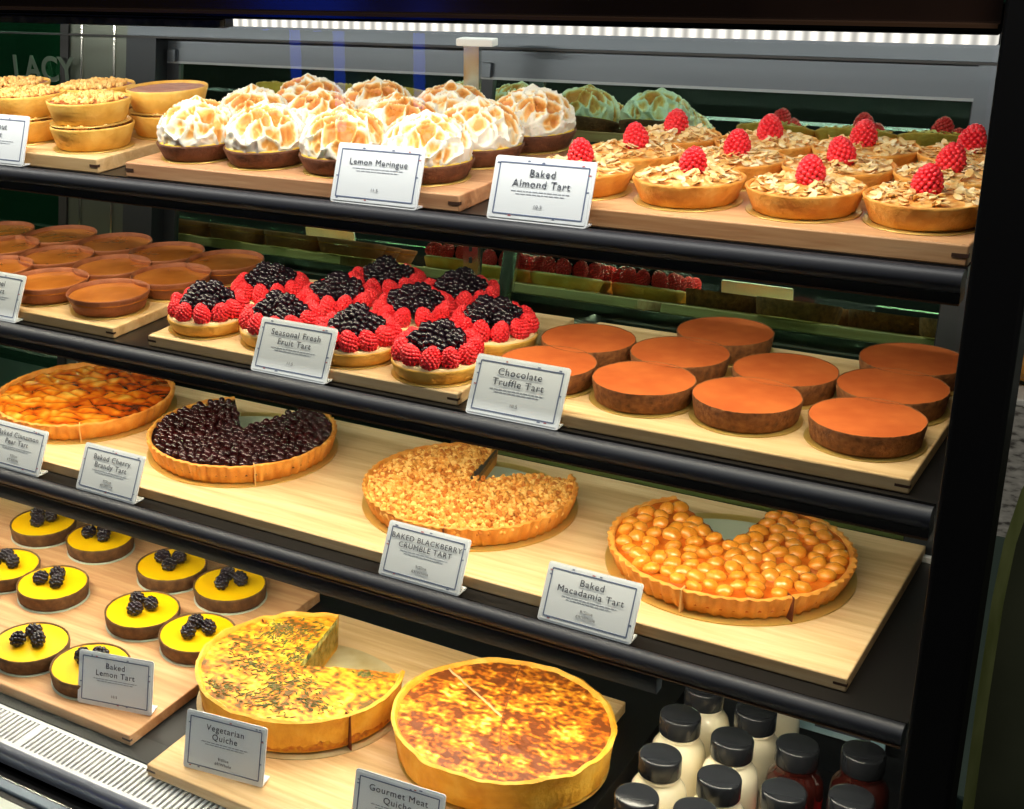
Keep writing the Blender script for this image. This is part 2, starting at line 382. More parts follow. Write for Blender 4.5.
cpart(box('counter_ledge', mat('ledge_white', (226, 232, 222), .4), X0, -.10, .80, .879, -1.0, -.979, bev=.002))
cpart(box('plinth', DARK, X0, -.15, .90, 1.52, -1.5, -1.03))
fg = cpart(box('front_glass', PANEG, X0, -.15, .9285, .9287, -.985, -.122))
# frosted letters on the far fixed pane
fc = bpy.data.curves.new('LACY', 'FONT'); fc.body = 'LACY'; fc.size = .053; fc.offset = .0012; fc.extrude = .0004; fc.space_character = 1.02
fc.materials.append(GHOST); fo = to_mesh(fc, 'lettering')
fo.parent = case; fo.location = (-1.653+1.05, dy(-.29)-.93-.010, H-.2960); fo.rotation_euler = (PI/2-math.radians(9)*0, 0, 0)

# LED strip
def led_mat():
    m, nt, p, out = base_mat('led_strip_glow'); nt.nodes.remove(p)
    N = nt.nodes.new; L = nt.links.new
    tc = N('ShaderNodeTexCoord'); sx = N('ShaderNodeSeparateXYZ'); L(tc.outputs['Object'], sx.inputs[0])
    mu = N('ShaderNodeMath'); mu.operation = 'MULTIPLY'; mu.inputs[1].default_value = 2*PI/.0098; L(sx.outputs[0], mu.inputs[0])
    sn = N('ShaderNodeMath'); sn.operation = 'SINE'; L(mu.outputs[0], sn.inputs[0])
    ma = N('ShaderNodeMath'); ma.operation = 'MULTIPLY_ADD'; ma.inputs[1].default_value = .42; ma.inputs[2].default_value = .92; L(sn.outputs[0], ma.inputs[0])
    e = N('ShaderNodeEmission'); e.inputs[0].default_value = (1, .96, .86, 1); L(ma.outputs[0], e.inputs[1]); L(e.outputs[0], out.inputs[0])
    return m
ledroot = empty('led_strip', (-.72, .95, H-.1193), 'bright white strip light running under the header along the top of the case', 'strip light')
box('housing', ALUD, -.01, .569, .004, .020, -.004, .005, ledroot)
box('light_diffuser', led_mat(), .0, .568, -.003, .004, -.0034, .0034, ledroot)
box('end_cap', WPLAST, -.008, 0, -.003, .004, -.0034, .0034, ledroot)
dimr = empty('led_strip', (-1.36, .95, H-.1215), 'unlit strip light housing continuing the header line to the left', 'strip light')
box('housing', ALUD, -.64, .625, .004, .018, -.004, .005, dimr)
box('light_diffuser', mat('unlit_diffuser', [(.45, (66, 60, 44)), (.55, (96, 88, 66))], .4, 60), -.64, .625, -.002, .004, -.003, .003, dimr)

# shelves
SHL = ['topmost black shelf with rounded front bar, carrying meringue and almond tarts',
       'second shelf down with rounded black front bar, carrying fruit and chocolate tarts',
       'third shelf down with rounded black front bar, carrying the large cut tarts']
for i in range(3):
    zb = ZB[i]; r = empty('display_shelf', (-1.09, 1.17, H+zb), SHL[i], 'shelf', 'black shelves of the case')
    a = X0+1.09; e = X1+1.09; e2 = -.160+1.09
    pr = [(.0-.004+.010*math.cos(t), -.010+.010*math.sin(t)) for t in [PI*k/12 for k in range(0, 19)]]
    pr += [(.006, -.018)]
    extrude_x('front_bar', pr, a, e, NOSE, r)
    box('channel', NOSE2, a, e, -.010, .008, -.0265 if i < 2 else -.0200, -.0185, r)
    box('trim_line', BRONZE, a, e, -.0125, -.009, -.0275+.008*(i == 2), -.0262+.008*(i == 2), r)
    if i == 2:
        extrude_x('light_housing', [(-.006, -.0200), (-.009, -.026), (-.007, -.042), (.006, -.042), (.010, -.0200)], a, -.41+1.09, mat('housing_blue_black', (22, 27, 32), .3, metal=.3), r)
    box('shelf_plate', SHELF, a, e, .008, .335, SF[i]-zb-.009, SF[i]-zb, r)
    if i < 2: box('added_lamp_baffle', NOSE2, a, e, .052, .0535, SF[i]-zb-.018, SF[i]-zb-.009, r)  # added unseen baffle; keeps the strip light out of the rear glass
    box('bracket', DARK, -.812+1.09+.003, -.792+1.09-.003, .02, .345, SF[i]-zb-.035, SF[i]-zb-.009, r)
    if i == 2: box('shelf_clip', WPLAST, -.246+1.09, -.234+1.09, .33, .338, SF[i]-zb-.006, SF[i]-zb+.006, r)
# price strip under the lowest shelf
ps = empty('label_strip', (-.285, 1.45, H-.944), 'pale blue label strip lying behind the bottles at the back of the well', 'label')
box('strip', TEAL, -.06, .035, -.004, .0, -.010, .012, ps)
box('strip_print', INK, -.04, .02, -.0046, -.004, -.002, .002, ps)

# ------------------------------------------------------------------ boards
def board(x0, x1, y0, y1, zt, th, m, label, rot=0., splines=((0, 0), (1, 0))):
    cx = (x0+x1)/2; r = empty('wooden_board', (cx, y0, H+zt-th), label, 'serving board', 'wooden serving boards in the case', rz=rot)
    w = (x1-x0)/2
    bd = MB(); bd.box(-w, w, 0, y1-y0, 0, th); o = bd.build('board_top', m, r, True); bevel(o, .0016)
    for sx, sy in splines:
        s = 1 if sx else -1
        box('corner_spline', SLOT, min(s*w, s*(w-.012))-(.0004 if s < 0 else 0), max(s*w, s*(w-.012))+(.0004 if s > 0 else 0), -.0004, .004, th*.42, th*.60, r)
    return r
board(-.635-.425, -.635, 1.178, 1.475, BT[0], .0170, OAKS[0], 'oak board under the lemon meringue tarts on the top shelf')
board(-1.55, -1.103, 1.178, 1.475, BT[0], .0170, WOODS[1], 'light wooden board under the stacked nut tarts, top shelf')
board(-.600, -.189, 1.178, 1.475, BT[0]+.0005, .0175, OAKS[1], 'reddish oak board under the almond tarts with raspberries')
board(-1.62, -1.109, 1.186, 1.475, BT[1], .0135, WOODS[1], 'light wooden board under the caramel tarts, second shelf')
board(-1.054, -.641, 1.186, 1.470, BT[1], .0135, WOODS[2], 'light wooden board under the raspberry and blackberry tarts', rot=math.radians(0))
board(-.611, -.2115, 1.186, 1.470, BT[1], .0135, WOODS[0], 'light wooden board under the cocoa dusted truffle tarts')
board(-1.475, -.246, 1.200, 1.512, BT[2], .0145, WOODS[2], 'long pale wooden board under the four large tarts, third shelf')
board(-1.62, -.974, 1.007, 1.408, BT[3], .0145, OAKS[1], 'wooden board under the yellow lemon tarts at bottom left')
board(-.921, -.519, .975, 1.372, BT[3], .0145, WOODS[1], 'wooden board under the two quiches on the bottom deck')

# ------------------------------------------------------------------ berries
def berry_mesh(name, m, rx, rz, dr, n, cone=0., seed=1):
    rnd = random.Random(seed); b = MB(); V, F = ICO1 if n > 34 else ICO2
    b.add([(v[0]*rx*.93*(1-cone*v[2]*.5), v[1]*rx*.93*(1-cone*v[2]*.5), v[2]*rz*.92) for v in ICO2[0]], ICO2[1])
    for k in range(n):
        z = 1-2*(k+.5)/n; a = k*2.39996; rr = math.sqrt(1-z*z)
        s = 1-cone*z*.5
        p = (rx*rr*s*math.cos(a), rx*rr*s*math.sin(a), rz*z)
        d = dr*rnd.uniform(.9, 1.12)
        b.add(ICO2[0], ICO2[1], TM(p, (0, 0, 0), (d, d, d)))
    bm_o = b.build(name, m); me = bm_o.data; bpy.data.objects.remove(bm_o); return me
M_RASP = berry_mesh('raspberry', RASP, .0094, .0120, .0022, 92, .45)
M_BLACK = berry_mesh('blackberry', BLACKB, .0098, .0134, .0038, 40, .1, 3)
M_BLACKS = berry_mesh('blackberry', BLACKB, .0078, .0096, .0030, 34, .15, 5)
def inst(name, me, parent, loc, rot=(0, 0, 0), sc=1.):
    o = bpy.data.objects.new(name, me); COL.objects.link(o); o.parent = parent; o.location = loc; o.rotation_euler = rot; o.scale = (sc,)*3; return o

# ------------------------------------------------------------------ small tarts
def shell_prof(rb, rt, h, wall, hf):
    return [(0, 0), (rb-.002, 0), (rb, .0015), (rt-.0004, h-.002), (rt-.0006, h-.0004), (rt-wall*.5, h+.0003), (rt-wall, h-.0006), (rt-wall-.0006, hf-.002), (0, hf-.002)]
def rough_rf(amp, seed=0):
    def f(a, r, z, j):
        if r < .01: return r
        return r+amp*noise.noise(Vector((math.cos(a)*9+seed, math.sin(a)*9, z*220)))
    return f
def disc(parent, r, m=CAKEB):
    return lmesh('cake_board', [(0, -.0003), (r, -.0003), (r+.0004, .0003), (r, .0009), (0, .0009)], m, parent, n=64)
def soft_top(name, R, h, dome, m, parent, amp=.0004, fr=60, nr=12, nt=64):
    zf = lambda x, y: h+dome*(1-(x*x+y*y)/(R*R))+amp*noise.noise(Vector((x*fr, y*fr, 1)))
    V, F, T, _ = polar(R, zf, h-.003, nr=nr, nt=nt)
    return mesh(name, V, F, m, parent)

def truffle():
    t = empty('truffle_tart', (0, 0, 0)); disc(t, .0512)
    b = lathe(shell_prof(.0465, .0500, .0215, .0016, .0205), 72, rf=rough_rf(.0009))
    mesh('pastry_shell', [(v[0], v[1], v[2]+.001) for v in b[0]], b[1], TRUFC, t)
    soft_top('cocoa_top', .0487, .0222, .0006, COCOA, t, .0002)
    return t
def caramel():
    t = empty('caramel_tart', (0, 0, 0)); disc(t, .0500)
    b = lathe(shell_prof(.0455, .0535, .0225, .0022, .0175), 72, rf=rough_rf(.0005))
    mesh('pastry_shell', [(v[0], v[1], v[2]+.001) for v in b[0]], b[1], CARC, t)
    soft_top('caramel_filling', .0512, .0182, .0003, CARAM, t, .0002)
    return t
def lemon(seed=0):
    t = empty('lemon_tart', (0, 0, 0)); disc(t, .0505, PALEB)
    b = lathe(shell_prof(.0490, .0513, .0205, .0030, .0185), 72, rf=rough_rf(.0007, seed))
    mesh('pastry_shell', [(v[0], v[1], v[2]+.001) for v in b[0]], b[1], LEMC, t)
    soft_top('lemon_curd', .0481, .0200, .0008, CUSTY, t, .0003, 40)
    for a, d, rr in ((.3, .0125, (1.3, .2, .5)), (2.5, .0155, (.3, 1.2, .2)), (4.6, .0155, (1.2, -.3, 2.))):
        inst('blackberry', M_BLACKS, t, (d*math.cos(a+seed), d*math.sin(a+seed), .0295), (rr[0], rr[1], rr[2]+seed), .98)
    return t
def flakes(parent, R, h, n, m, seed, size=.009, dome=.006, name='flaked_almonds'):
    rnd = random.Random(seed); b = MB()
    prof = [(math.cos(k*PI/4)*(1 if math.cos(k*PI/4) < 0 else 1.25), math.sin(k*PI/4)*.62) for k in range(8)]
    V = [(x, y, .06+.18*x*x) for x, y in prof]+[(x, y, -.04+.18*x*x) for x, y in prof]
    F = [tuple(range(8)), tuple(range(15, 7, -1))]+[(i, (i+1) % 8, 8+(i+1) % 8, 8+i) for i in range(8)]
    for k in range(n):
        rr = R*math.sqrt(rnd.random()); a = rnd.uniform(0, 2*PI); s = size*rnd.uniform(.35, .62)
        z = h+dome*(1-(rr/R)**2)+rnd.uniform(0, .0035)
        b.add(V, F, TM((rr*math.cos(a), rr*math.sin(a), z), (rnd.uniform(-.6, .6), rnd.uniform(-.6, .6), rnd.uniform(0, 6.3)), (s, s, s)))
    o = b.build(name, m, parent, False); o['kind'] = 'stuff'; return o
def almond(seed=0):
    t = empty('almond_tart', (0, 0, 0)); disc(t, .0472)
    b = lathe(shell_prof(.0420, .0495, .0215, .0030, .0180), 80, rf=rough_rf(.0011, seed))
    mesh('pastry_shell', [(v[0], v[1], v[2]+.001) for v in b[0]], b[1], GOLDC, t)
    soft_top('almond_filling', .0465, .0195, .0050, ALMF, t, .0018, 90, 16, 72)
    flakes(t, .0445, .0200, 120, ALMOND, 11+seed)
    inst('raspberry', M_RASP, t, (.000, -.004, .0345), (.12*seed, .1, seed*2.), 1.08)
    return t
def crumbs(parent, n, f, m, seed, s0, s1, name, mats=None):
    rnd = random.Random(seed); b = MB()
    for k in range(n):
        p = f(rnd); s = rnd.uniform(s0, s1)
        b.add(ICO1[0], ICO1[1], TM(p, (rnd.uniform(0, 6), rnd.uniform(0, 6), 0), (s, s*rnd.uniform(.6, 1), s*rnd.uniform(.5, .9))), mi=rnd.randrange(len(mats)) if mats else 0)
    o = b.build(name, m, parent, False, mats=mats); o['kind'] = 'stuff'; return o
def nutty(plain=False):
    t = empty('nut_tart', (0, 0, 0)); disc(t, .0490)
    b = lathe(shell_prof(.0435, .0515, .0265, .0028, .0245), 72, rf=rough_rf(.0006))
    mesh('pastry_shell', [(v[0], v[1], v[2]+.001) for v in b[0]], b[1], PALEC, t)
    soft_top('brown_filling', .0490, .0245, .0018, BFILL, t, .0008, 60)
    if plain: return t
    def f(r):
        rr = .041*math.sqrt(r.random()); a = r.uniform(0, 6.28); return (rr*math.cos(a), rr*math.sin(a), .0275+.0050*r.random()*(1-rr/.05))
    crumbs(t, 190, f, CRUMBP, 4, .0022, .0046, 'crumble_topping')
    return t
def tone_me(seed):
    """meringue dome: a net of piped ridges running up to a peak; tone holds how toasted each spot is"""
    R, HH = .0440, .0375
    nr, nt = 60, 150; V = []; T = []; F = []
    rnd = random.Random(seed)
    for j in range(nr+1):
        s = j/nr
        for i in range(nt):
            a = 2*PI*i/nt
            th = s*PI*.53; ct = math.cos(th); r = R*math.sin(th)**.82; z = HH*ct if ct > 0 else HH*ct*.6
            x, y = r*math.cos(a), r*math.sin(a)
            wa = a+2.2*s+.5*noise.noise(Vector((x*30, y*30, seed)))
            q = Vector((x*.75+.010*math.cos(wa)*s, y*.75+.010*math.sin(wa)*s, z*.55+seed))
            w = .35*noise.noise_vector(q*70)
            d = noise.voronoi(q*78+w)[0]; e = max(0., 1-(d[1]-d[0])*3.2)
            d2 = noise.voronoi(q*150+w*1.5+Vector((5, 5, 5)))[0]; e2 = max(0., 1-(d2[1]-d2[0])*3.2)
            pk = max(0, 1-s/.16)
            dsp = .0058*e**1.5+.0018*e2+.0014*noise.noise(Vector((x*60, y*60, z*60+seed)))-.001
            N_ = Vector((x/(R*R), y/(R*R), max(z, 0)/(HH*HH)))
            if N_.length < 1e-6: N_ = Vector((0, 0, 1))
            N_.normalize(); N_ = (N_+Vector((0, 0, .5))).normalized()
            if s < .16: N_ = N_.lerp(Vector((0, 0, 1)), pk); dsp = dsp*(1-pk)+.0105*pk**1.6
            k = min(1, (1-s)*6)
            V.append((x+N_.x*dsp*(.3+.7*k), y+N_.y*dsp*(.3+.7*k), z+N_.z*dsp*(.2+.8*k)))
            n3 = noise.noise(Vector((x*42-9, y*42+seed*3, z*42)))
            T.append(.90+.50*n3-.58*e*e-.20*e2-.80*max(0, s-.45)-.30*pk)
    for j in range(nr):
        for i in range(nt): F.append((j*nt+i, (j+1)*nt+i, (j+1)*nt+(i+1) % nt, j*nt+(i+1) % nt))
    F.append(tuple(nr*nt+i for i in range(nt)))
    return V, F, T
def meringue(seed):
    t = empty('meringue_tart', (0, 0, 0)); disc(t, .0440, CAKEB)
    b = lathe(shell_prof(.0410, .0485, .0185, .0028, .0155), 72, rf=rough_rf(.0006))
    mesh('pastry_shell', [(v[0], v[1], v[2]+.001) for v in b[0]], b[1], BROWNC, t)
    lmesh('lemon_layer', [(0, .012), (.0448, .012), (.0460, .0175), (.0448, .0205), (0, .0205)], LEMONL, t, n=64)
    V, F, T = tone_me(seed); V = [(v[0], v[1], v[2]+.0210) for v in V]
    mesh('meringue_topping', V, F, MERI, t, tone=T)
    return t
def fruit(seed):
    rnd = random.Random(seed)
    t = empty('fruit_tart', (0, 0, 0)); disc(t, .0490)
    b = lathe(shell_prof(.0450, .0500, .0155, .0026, .0135), 72, rf=rough_rf(.0005))
    mesh('pastry_shell', [(v[0], v[1], v[2]+.001) for v in b[0]], b[1], PALEC, t)
    lmesh('pastry_cream', [(0, .010), (.0470, .010), (.0478, .0160), (.0465, .0185), (0, .0200)], CREAM, t, n=64)
    n = 11
    for k in range(n):
        a = 2*PI*k/n+rnd.uniform(-.05, .05)
        inst('raspberry', M_RASP, t, (.0385*math.cos(a), .0385*math.sin(a), .0280), (rnd.uniform(-.2, .2)+.35*math.sin(a)*-1, .35*math.cos(a), rnd.uniform(0, 6)), rnd.uniform(.92, 1.0))
    for k in range(5):
        a = 2*PI*k/5+rnd.uniform(-.3, .3)+.4
        inst('blackberry', M_BLACK, t, (.0195*math.cos(a), .0195*math.sin(a), .0320+rnd.uniform(0, .003)), (PI/2+rnd.uniform(-.5, .4), 0, a+PI/2+rnd.uniform(-.9, .9)), rnd.uniform(.95, 1.1))
    for k in range(2):
        a = PI*k+seed; inst('blackberry', M_BLACK, t, (.0085*math.cos(a), .0085*math.sin(a), .0440), (PI/2-.3+rnd.uniform(-.3, .3), 0, a+rnd.uniform(-.5, .5)), 1.0)
    return t

def rj(s=.15): return random.uniform(-s, s)
# chocolate truffle tarts
ROW = {0: 'front row', 1: 'middle row', 2: 'back row'}
CH = {(0, 0): (-.267, 1.262), (0, 1): (-.376, 1.266), (0, 2): (-.477, 1.265), (0, 3): (-.580, 1.266),
      (1, 0): (-.267, 1.353), (1, 1): (-.366, 1.352), (1, 2): (-.474, 1.355), (1, 3): (-.574, 1.354),
      (2, 0): (-.268, 1.439), (2, 2): (-.456, 1.441)}
CT = {0: 'nearest the black post', 1: 'second from the black post', 2: 'third from the black post', 3: 'furthest from the post'}
for (r, c), (x, y) in CH.items():
    lab = 'round truffle tart dusted with orange brown cocoa, %s, %s' % (ROW[r], CT[c] if (r, c) != (2, 2) else 'left of the pair')
    if (r, c) == (2, 0): lab = 'round truffle tart dusted with orange brown cocoa, back row, half hidden by the post'
    if (r, c) == (0, 3): lab = 'cocoa dusted truffle tart partly hidden behind the Chocolate Truffle Tart card'
    place('truffle', truffle, (x*.995, y*.995, H+BT[1]+.0004), rj(3), lab, 'tart', 'chocolate truffle tarts')
# caramel tarts
CM = [(-1.174, 1.253, 'front row, right end with a bright edge, nearest the fruit tarts'), (-1.283, 1.258, 'front row, directly left of the right end one'), (-1.398, 1.272, 'front row, beside the cut off card at the picture edge'),
      (-1.150, 1.349, 'middle row, right end touching the fruit tarts'), (-1.252, 1.348, 'middle row, second from the fruit tarts'), (-1.360, 1.353, 'middle row, third from the fruit tarts'), (-1.472, 1.360, 'middle row, cut by the left edge of the photo'),
      (-1.127, 1.435, 'back row, right end behind the first fruit tart'), (-1.228, 1.435, 'back row, second from the right end'), (-1.331, 1.444, 'back row, third from the right end, with pale reflection'),
      (-1.438, 1.445, 'back row, fourth from the right end'), (-1.545, 1.423, 'back row, at the left edge of the photo')]
for x, y, s in CM:
    place('caramel', caramel, (x*.995, y*.995, H+BT[1]+.0004), rj(3), 'brown caramel tart, '+s, 'tart', 'caramel tarts')
# lemon tarts
LM = [(-1.438, 1.344, 'back row, left end'), (-1.327, 1.350, 'back row, second from the left'), (-1.178, 1.336, 'back row, third from the left'), (-1.072, 1.333, 'back row, right end by the board corner'),
      (-1.386, 1.212, 'middle row, cut by the left edge'), (-1.288, 1.208, 'middle row, second from the left'), (-1.130, 1.216, 'middle row, third from the left'), (-1.029, 1.207, 'middle row, right end beside the quiche'),
      (-1.199, 1.075, 'front row, left of the card'), (-1.096, 1.076, 'front row, half behind the Baked Lemon Tart card')]
for k, (x, y, s) in enumerate(LM):
    place('lemon%d' % (k % 2), (lambda k=k: lemon(k % 2)), (x, y, H+BT[3]+.0004), rj(.5)+(k % 5)*.5, 'yellow lemon tart with three blackberries, '+s, 'tart', 'lemon tarts with blackberries')
# almond tarts
AL = [(-.236, 1.244, 'front row, right end against the black post'), (-.334, 1.244, 'front row, second from the post'), (-.436, 1.243, 'front row, third from the post'), (-.540, 1.244, 'front row, behind the Baked Almond Tart card'),
      (-.234, 1.338, 'middle row, right end by the post'), (-.331, 1.337, 'middle row, second from the post'), (-.428, 1.336, 'middle row, third from the post'), (-.526, 1.336, 'middle row, left end'),
      (-.235, 1.430, 'back row, right end by the post'), (-.330, 1.428, 'back row, second from the post'), (-.424, 1.426, 'back row, third from the post'), (-.520, 1.425, 'back row, left end')]
for k, (x, y, s) in enumerate(AL):
    place('almond%d' % (k % 3), (lambda k=k: almond(k % 3)), (x*.997, y*.997, H+BT[0]+.0009), (k*1.3) % 6, 'golden almond tart topped with one raspberry, '+s, 'tart', 'almond tarts with raspberries')
# meringues
MR = []
for r, y in enumerate((1.238, 1.330, 1.420)):
    for c, x in enumerate((-.704, -.804, -.904, -.999)):
        MR.append((x+(.000, .010, .028)[r], y, r, c))
MC = {0: 'right end', 1: 'second from the right', 2: 'third from the right', 3: 'left end'}
for k, (x, y, r, c) in enumerate(MR):
    place('meringue%d' % (k % 4), (lambda k=k: meringue(k % 4)), (x*.998, y*.998, H+BT[0]+.0004), k*1.9, 'toasted white meringue tart in dark crust, %s, %s' % (ROW[r], MC[c]), 'tart', 'lemon meringue tarts')
# stacked nut tarts
hs = .0292
for x, y, s in ((-1.182, 1.260, 'front stack beside the meringues'), (-1.146, 1.366, 'stack behind, right end near the meringues'), (-1.255, 1.352, 'stack left of and behind the front stack'), (-1.300, 1.272, 'stack just behind the leftmost card'), (-1.385, 1.33, 'stack cut by the left edge of the photo')):
    x, y = x*.982, y*.982
    place('nut', nutty, (x, y, H+BT[0]+.0004), rj(3), 'golden nut tart, lower, '+s, 'tart', 'stacked nut tarts')
    place('nut_plain' if x > -1.14 else 'nut', (lambda: nutty(True)) if x > -1.14 else nutty, (x-.004, y+.002, H+BT[0]+.0004+hs), rj(3), ('plain brown filled nut tart, upper, ' if x > -1.14 else 'crumble topped nut tart, upper, ')+s, 'tart', 'stacked nut tarts')
# fruit tarts
FR = [(-1.011, 1.250, 'front row, left end'), (-.905, 1.252, 'front row, behind the Seasonal Fresh Fruit Tart card'), (-.800, 1.246, 'front row, just right of the card'), (-.694, 1.240, 'front row, right end'),
      (-.990, 1.350, 'middle row, left end'), (-.888, 1.346, 'middle row, second from the left'), (-.784, 1.348, 'middle row, third from the left'), (-.682, 1.344, 'middle row, right end beside the cocoa tarts'),
      (-.872, 1.430, 'back row, left one of the pair'), (-.768, 1.425, 'back row, right one of the pair')]
for k, (x, y, s) in enumerate(FR):
    place('fruit%d' % (k % 3), (lambda k=k: fruit(k % 3+1)), (x*.995, y*.995, H+BT[1]+.0004), k*1.1, 'raspberry ringed fruit tart heaped with blackberries, '+s, 'tart', 'fresh fruit tarts')

# ------------------------------------------------------------------ large tarts
D = math.radians
def fluted(name, Rb, Rt, h, wall, a0, a1, m, parent, nfl=58, amp=.0016, hf=None, seed=0, wav=.0008, n=300):
    hf = h-.004 if hf is None else hf
    prof = [(0, 0), (Rb-.003, 0), (Rb, .0015), (Rb+(Rt-Rb)*.5, h*.5), (Rt-.0005, h-.002), (Rt-.0004, h), (Rt-wall*.5, h+.0012), (Rt-wall, h-.0006), (Rt-wall-.001, hf-.003), (0, hf-.003)]
    def rf(a, r, z, j):
        if j in (0, 9): return r
        k = {1: .6, 2: 1, 3: 1, 4: 1, 5: .9, 6: .5}.get(j, 0)
        return r+k*amp*math.cos(a*nfl)+wav*noise.noise(Vector((math.cos(a)*6+seed, math.sin(a)*6, z*120)))
    V, F = lathe(prof, n, a0, a1, rf)
    V = [(v[0], v[1], v[2]+(.0016*noise.noise(Vector((v[0]*70, v[1]*70, seed))) if v[2] > h*.8 and math.hypot(v[0], v[1]) > Rt-wall*1.2 else 0)+.001) for v in V]
    return mesh(name, V, F, m, parent)
def inside(a, a0, a1):
    a = (a-a0) % (2*PI); return a < (a1-a0)
def cuts(parent, angs, Rt, h, m, r0=.0):
    """thin dark knife line through the crust"""
    for a in angs:
        b = MB(); b.box(Rt-.010, Rt+.0012, -.0006, .0006, .001, h+.0022); o = b.build('knife_cut', m, parent, False); o.rotation_euler = (0, 0, a)
CUTM = mat('cut_dark_crumb', (110, 52, 18), .9)  # darker brown crumb for knife lines
CUTL = mat('cut_pale_crumb', (222, 176, 108), .9)
# pear
t = empty('pear_tart', (-1.350, 1.370, H+BT[2]+.0005), 'large uncut glazed pear tart with fluted edge at far left of the third shelf', 'tart', 'large tarts')
lmesh('cake_board', [(0, -.0003), (.134, -.0003), (.134, .0012), (0, .0012)], CAKEB, t, n=96)
fluted('pastry_crust', .1235, .1325, .025, .006, 0, 2*PI, DEEPC, t, amp=.0013, seed=2)
def pear_c(x, y):
    w = noise.noise_vector(Vector((x*22, y*22, 1)))*.35
    q = Vector((x*30, y*46, 0))+w; d = noise.voronoi(q)[0]; return max(0., 1-(d[1]-d[0])*2.2), d[0]
def pear_z(x, y):
    e, d = pear_c(x, y); r = math.hypot(x, y)
    return .0250-.0035*e+.0022*noise.noise(Vector((x*40, y*40, 5)))-.003*max(0, (r-.11)/.02)
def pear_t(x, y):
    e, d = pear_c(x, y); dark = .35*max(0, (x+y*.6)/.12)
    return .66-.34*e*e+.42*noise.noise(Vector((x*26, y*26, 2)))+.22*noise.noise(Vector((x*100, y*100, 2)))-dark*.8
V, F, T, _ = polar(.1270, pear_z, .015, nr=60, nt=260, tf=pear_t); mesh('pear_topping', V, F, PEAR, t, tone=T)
cuts(t, (D(-50),), .1325, .025, CUTL)
# cherry
a0, a1 = D(131), D(78)+2*PI
t = empty('cherry_tart', (-1.060, 1.364, H+BT[2]+.0005), 'large dark glossy cherry tart with a wedge missing', 'tart', 'large tarts')
lmesh('cake_board', [(0, -.0003), (.1275, -.0003), (.1275, .0012), (0, .0012)], CAKEB, t, n=96)
lmesh('board_paper', [(0, .0012), (.112, .0012), (.112, .0015), (0, .0015)], PALEB, t, n=96)
fluted('pastry_crust', .1185, .1262, .026, .0055, a0, a1, DEEPC, t, seed=5, nfl=60)
V, F, T, nc = polar(.1205, lambda x, y: .0245+.0012*noise.noise(Vector((x*70, y*70, 0))), .012, a0, a1, 24, 160)
mesh('cherry_glaze', V, F, CHERG, t)
rnd = random.Random(3); b = MB(); pts = []
tries = 0
while len(pts) < 330 and tries < 9000:
    tries += 1; r = .117*math.sqrt(rnd.random()); a = rnd.uniform(0, 2*PI)
    if not inside(a, a0+.04, a1-.04): continue
    p = (r*math.cos(a), r*math.sin(a))
    if all((p[0]-q[0])**2+(p[1]-q[1])**2 > .0082**2 for q in pts): pts.append(p)
for x, y in pts:
    s = rnd.uniform(.0048, .0062); b.add(ICO2[0], ICO2[1], TM((x, y, .0262+rnd.uniform(-.001, .001)), (rnd.uniform(0, 3), rnd.uniform(0, 3), 0), (s, s*rnd.uniform(.8, 1), s*.8)))
o = b.build('cherries', CHERRY, t); o['kind'] = 'stuff'
cuts(t, (D(-46),), .1262, .026, CUTL)
# crumble
a0, a1 = D(101), D(42)+2*PI
t = empty('crumble_tart', (-.721, 1.362, H+BT[2]+.0005), 'large golden blackberry crumble tart with a wedge missing', 'tart', 'large tarts')
lmesh('cake_board', [(0, -.0003), (.1275, -.0003), (.1275, .0012), (0, .0012)], CAKEB, t, n=96)
lmesh('board_paper', [(0, .0012), (.112, .0012), (.112, .0015), (0, .0015)], PALEB, t, n=96)
fluted('pastry_crust', .118, .1262, .025, .005, a0, a1, DEEPC, t, seed=9, nfl=60)
def cz(x, y): r = math.hypot(x, y); return .0305+.004*noise.noise(Vector((x*25, y*25, 7)))-.010*(r/.118)**3
V, F, T, nc = polar(.1200, cz, .012, a0, a1, 24, 160)
mesh('blackberry_filling', V, F, None, t, mats=[CRUMB, BBF], midx=[0]*nc+[1]*(len(F)-nc))
def f(r):
    while True:
        rr = .1235*math.sqrt(r.random()); a = r.uniform(0, 2*PI)
        if inside(a, a0+.03, a1-.03) : break
    x, y = rr*math.cos(a), rr*math.sin(a); return (x, y, cz(x, y)+r.uniform(-.001, .004))
crumbs(t, 3300, f, CRUMB, 8, .0024, .0046, 'crumble_topping', [CRUMB, CRUMB, mat('crumble_dark', (202, 122, 40), .7), mat('crumble_light', (252, 204, 116), .7)])
cuts(t, (D(-75),), .1262, .024, CUTM)
# macadamia
a0, a1 = D(137), D(82)+2*PI
t = empty('macadamia_tart', (-.410, 1.360, H+BT[2]+.0005), 'large glossy macadamia nut tart with a wedge missing, right end of third shelf', 'tart', 'large tarts')
lmesh('cake_board', [(0, -.0003), (.1275, -.0003), (.1275, .0012), (0, .0012)], CAKEB, t, n=96)
lmesh('board_paper', [(0, .0012), (.112, .0012), (.112, .0015), (0, .0015)], PALEB, t, n=96)
fluted('pastry_crust', .116, .1250, .026, .0065, a0, a1, DEEPC, t, seed=13, nfl=60, wav=.0012)
V, F, T, nc = polar(.1180, lambda x, y: .0250+.0022*noise.noise(Vector((x*60, y*60, 0))), .010, a0, a1, 24, 160, jag=.3)
mesh('toffee_filling', V, F, TOFF, t)
nb = MB(); nb.add([(v[0]*1.05, v[1]*.92+.12*noise.noise(Vector(v)*1.3), v[2]*.72*(1+.15*noise.noise(Vector(v)*2))) for v in ICO3[0]], ICO3[1]); no = nb.build('macadamia_nut', NUT); NM = no.data; bpy.data.objects.remove(no)
rnd = random.Random(5); pts = []; tries = 0
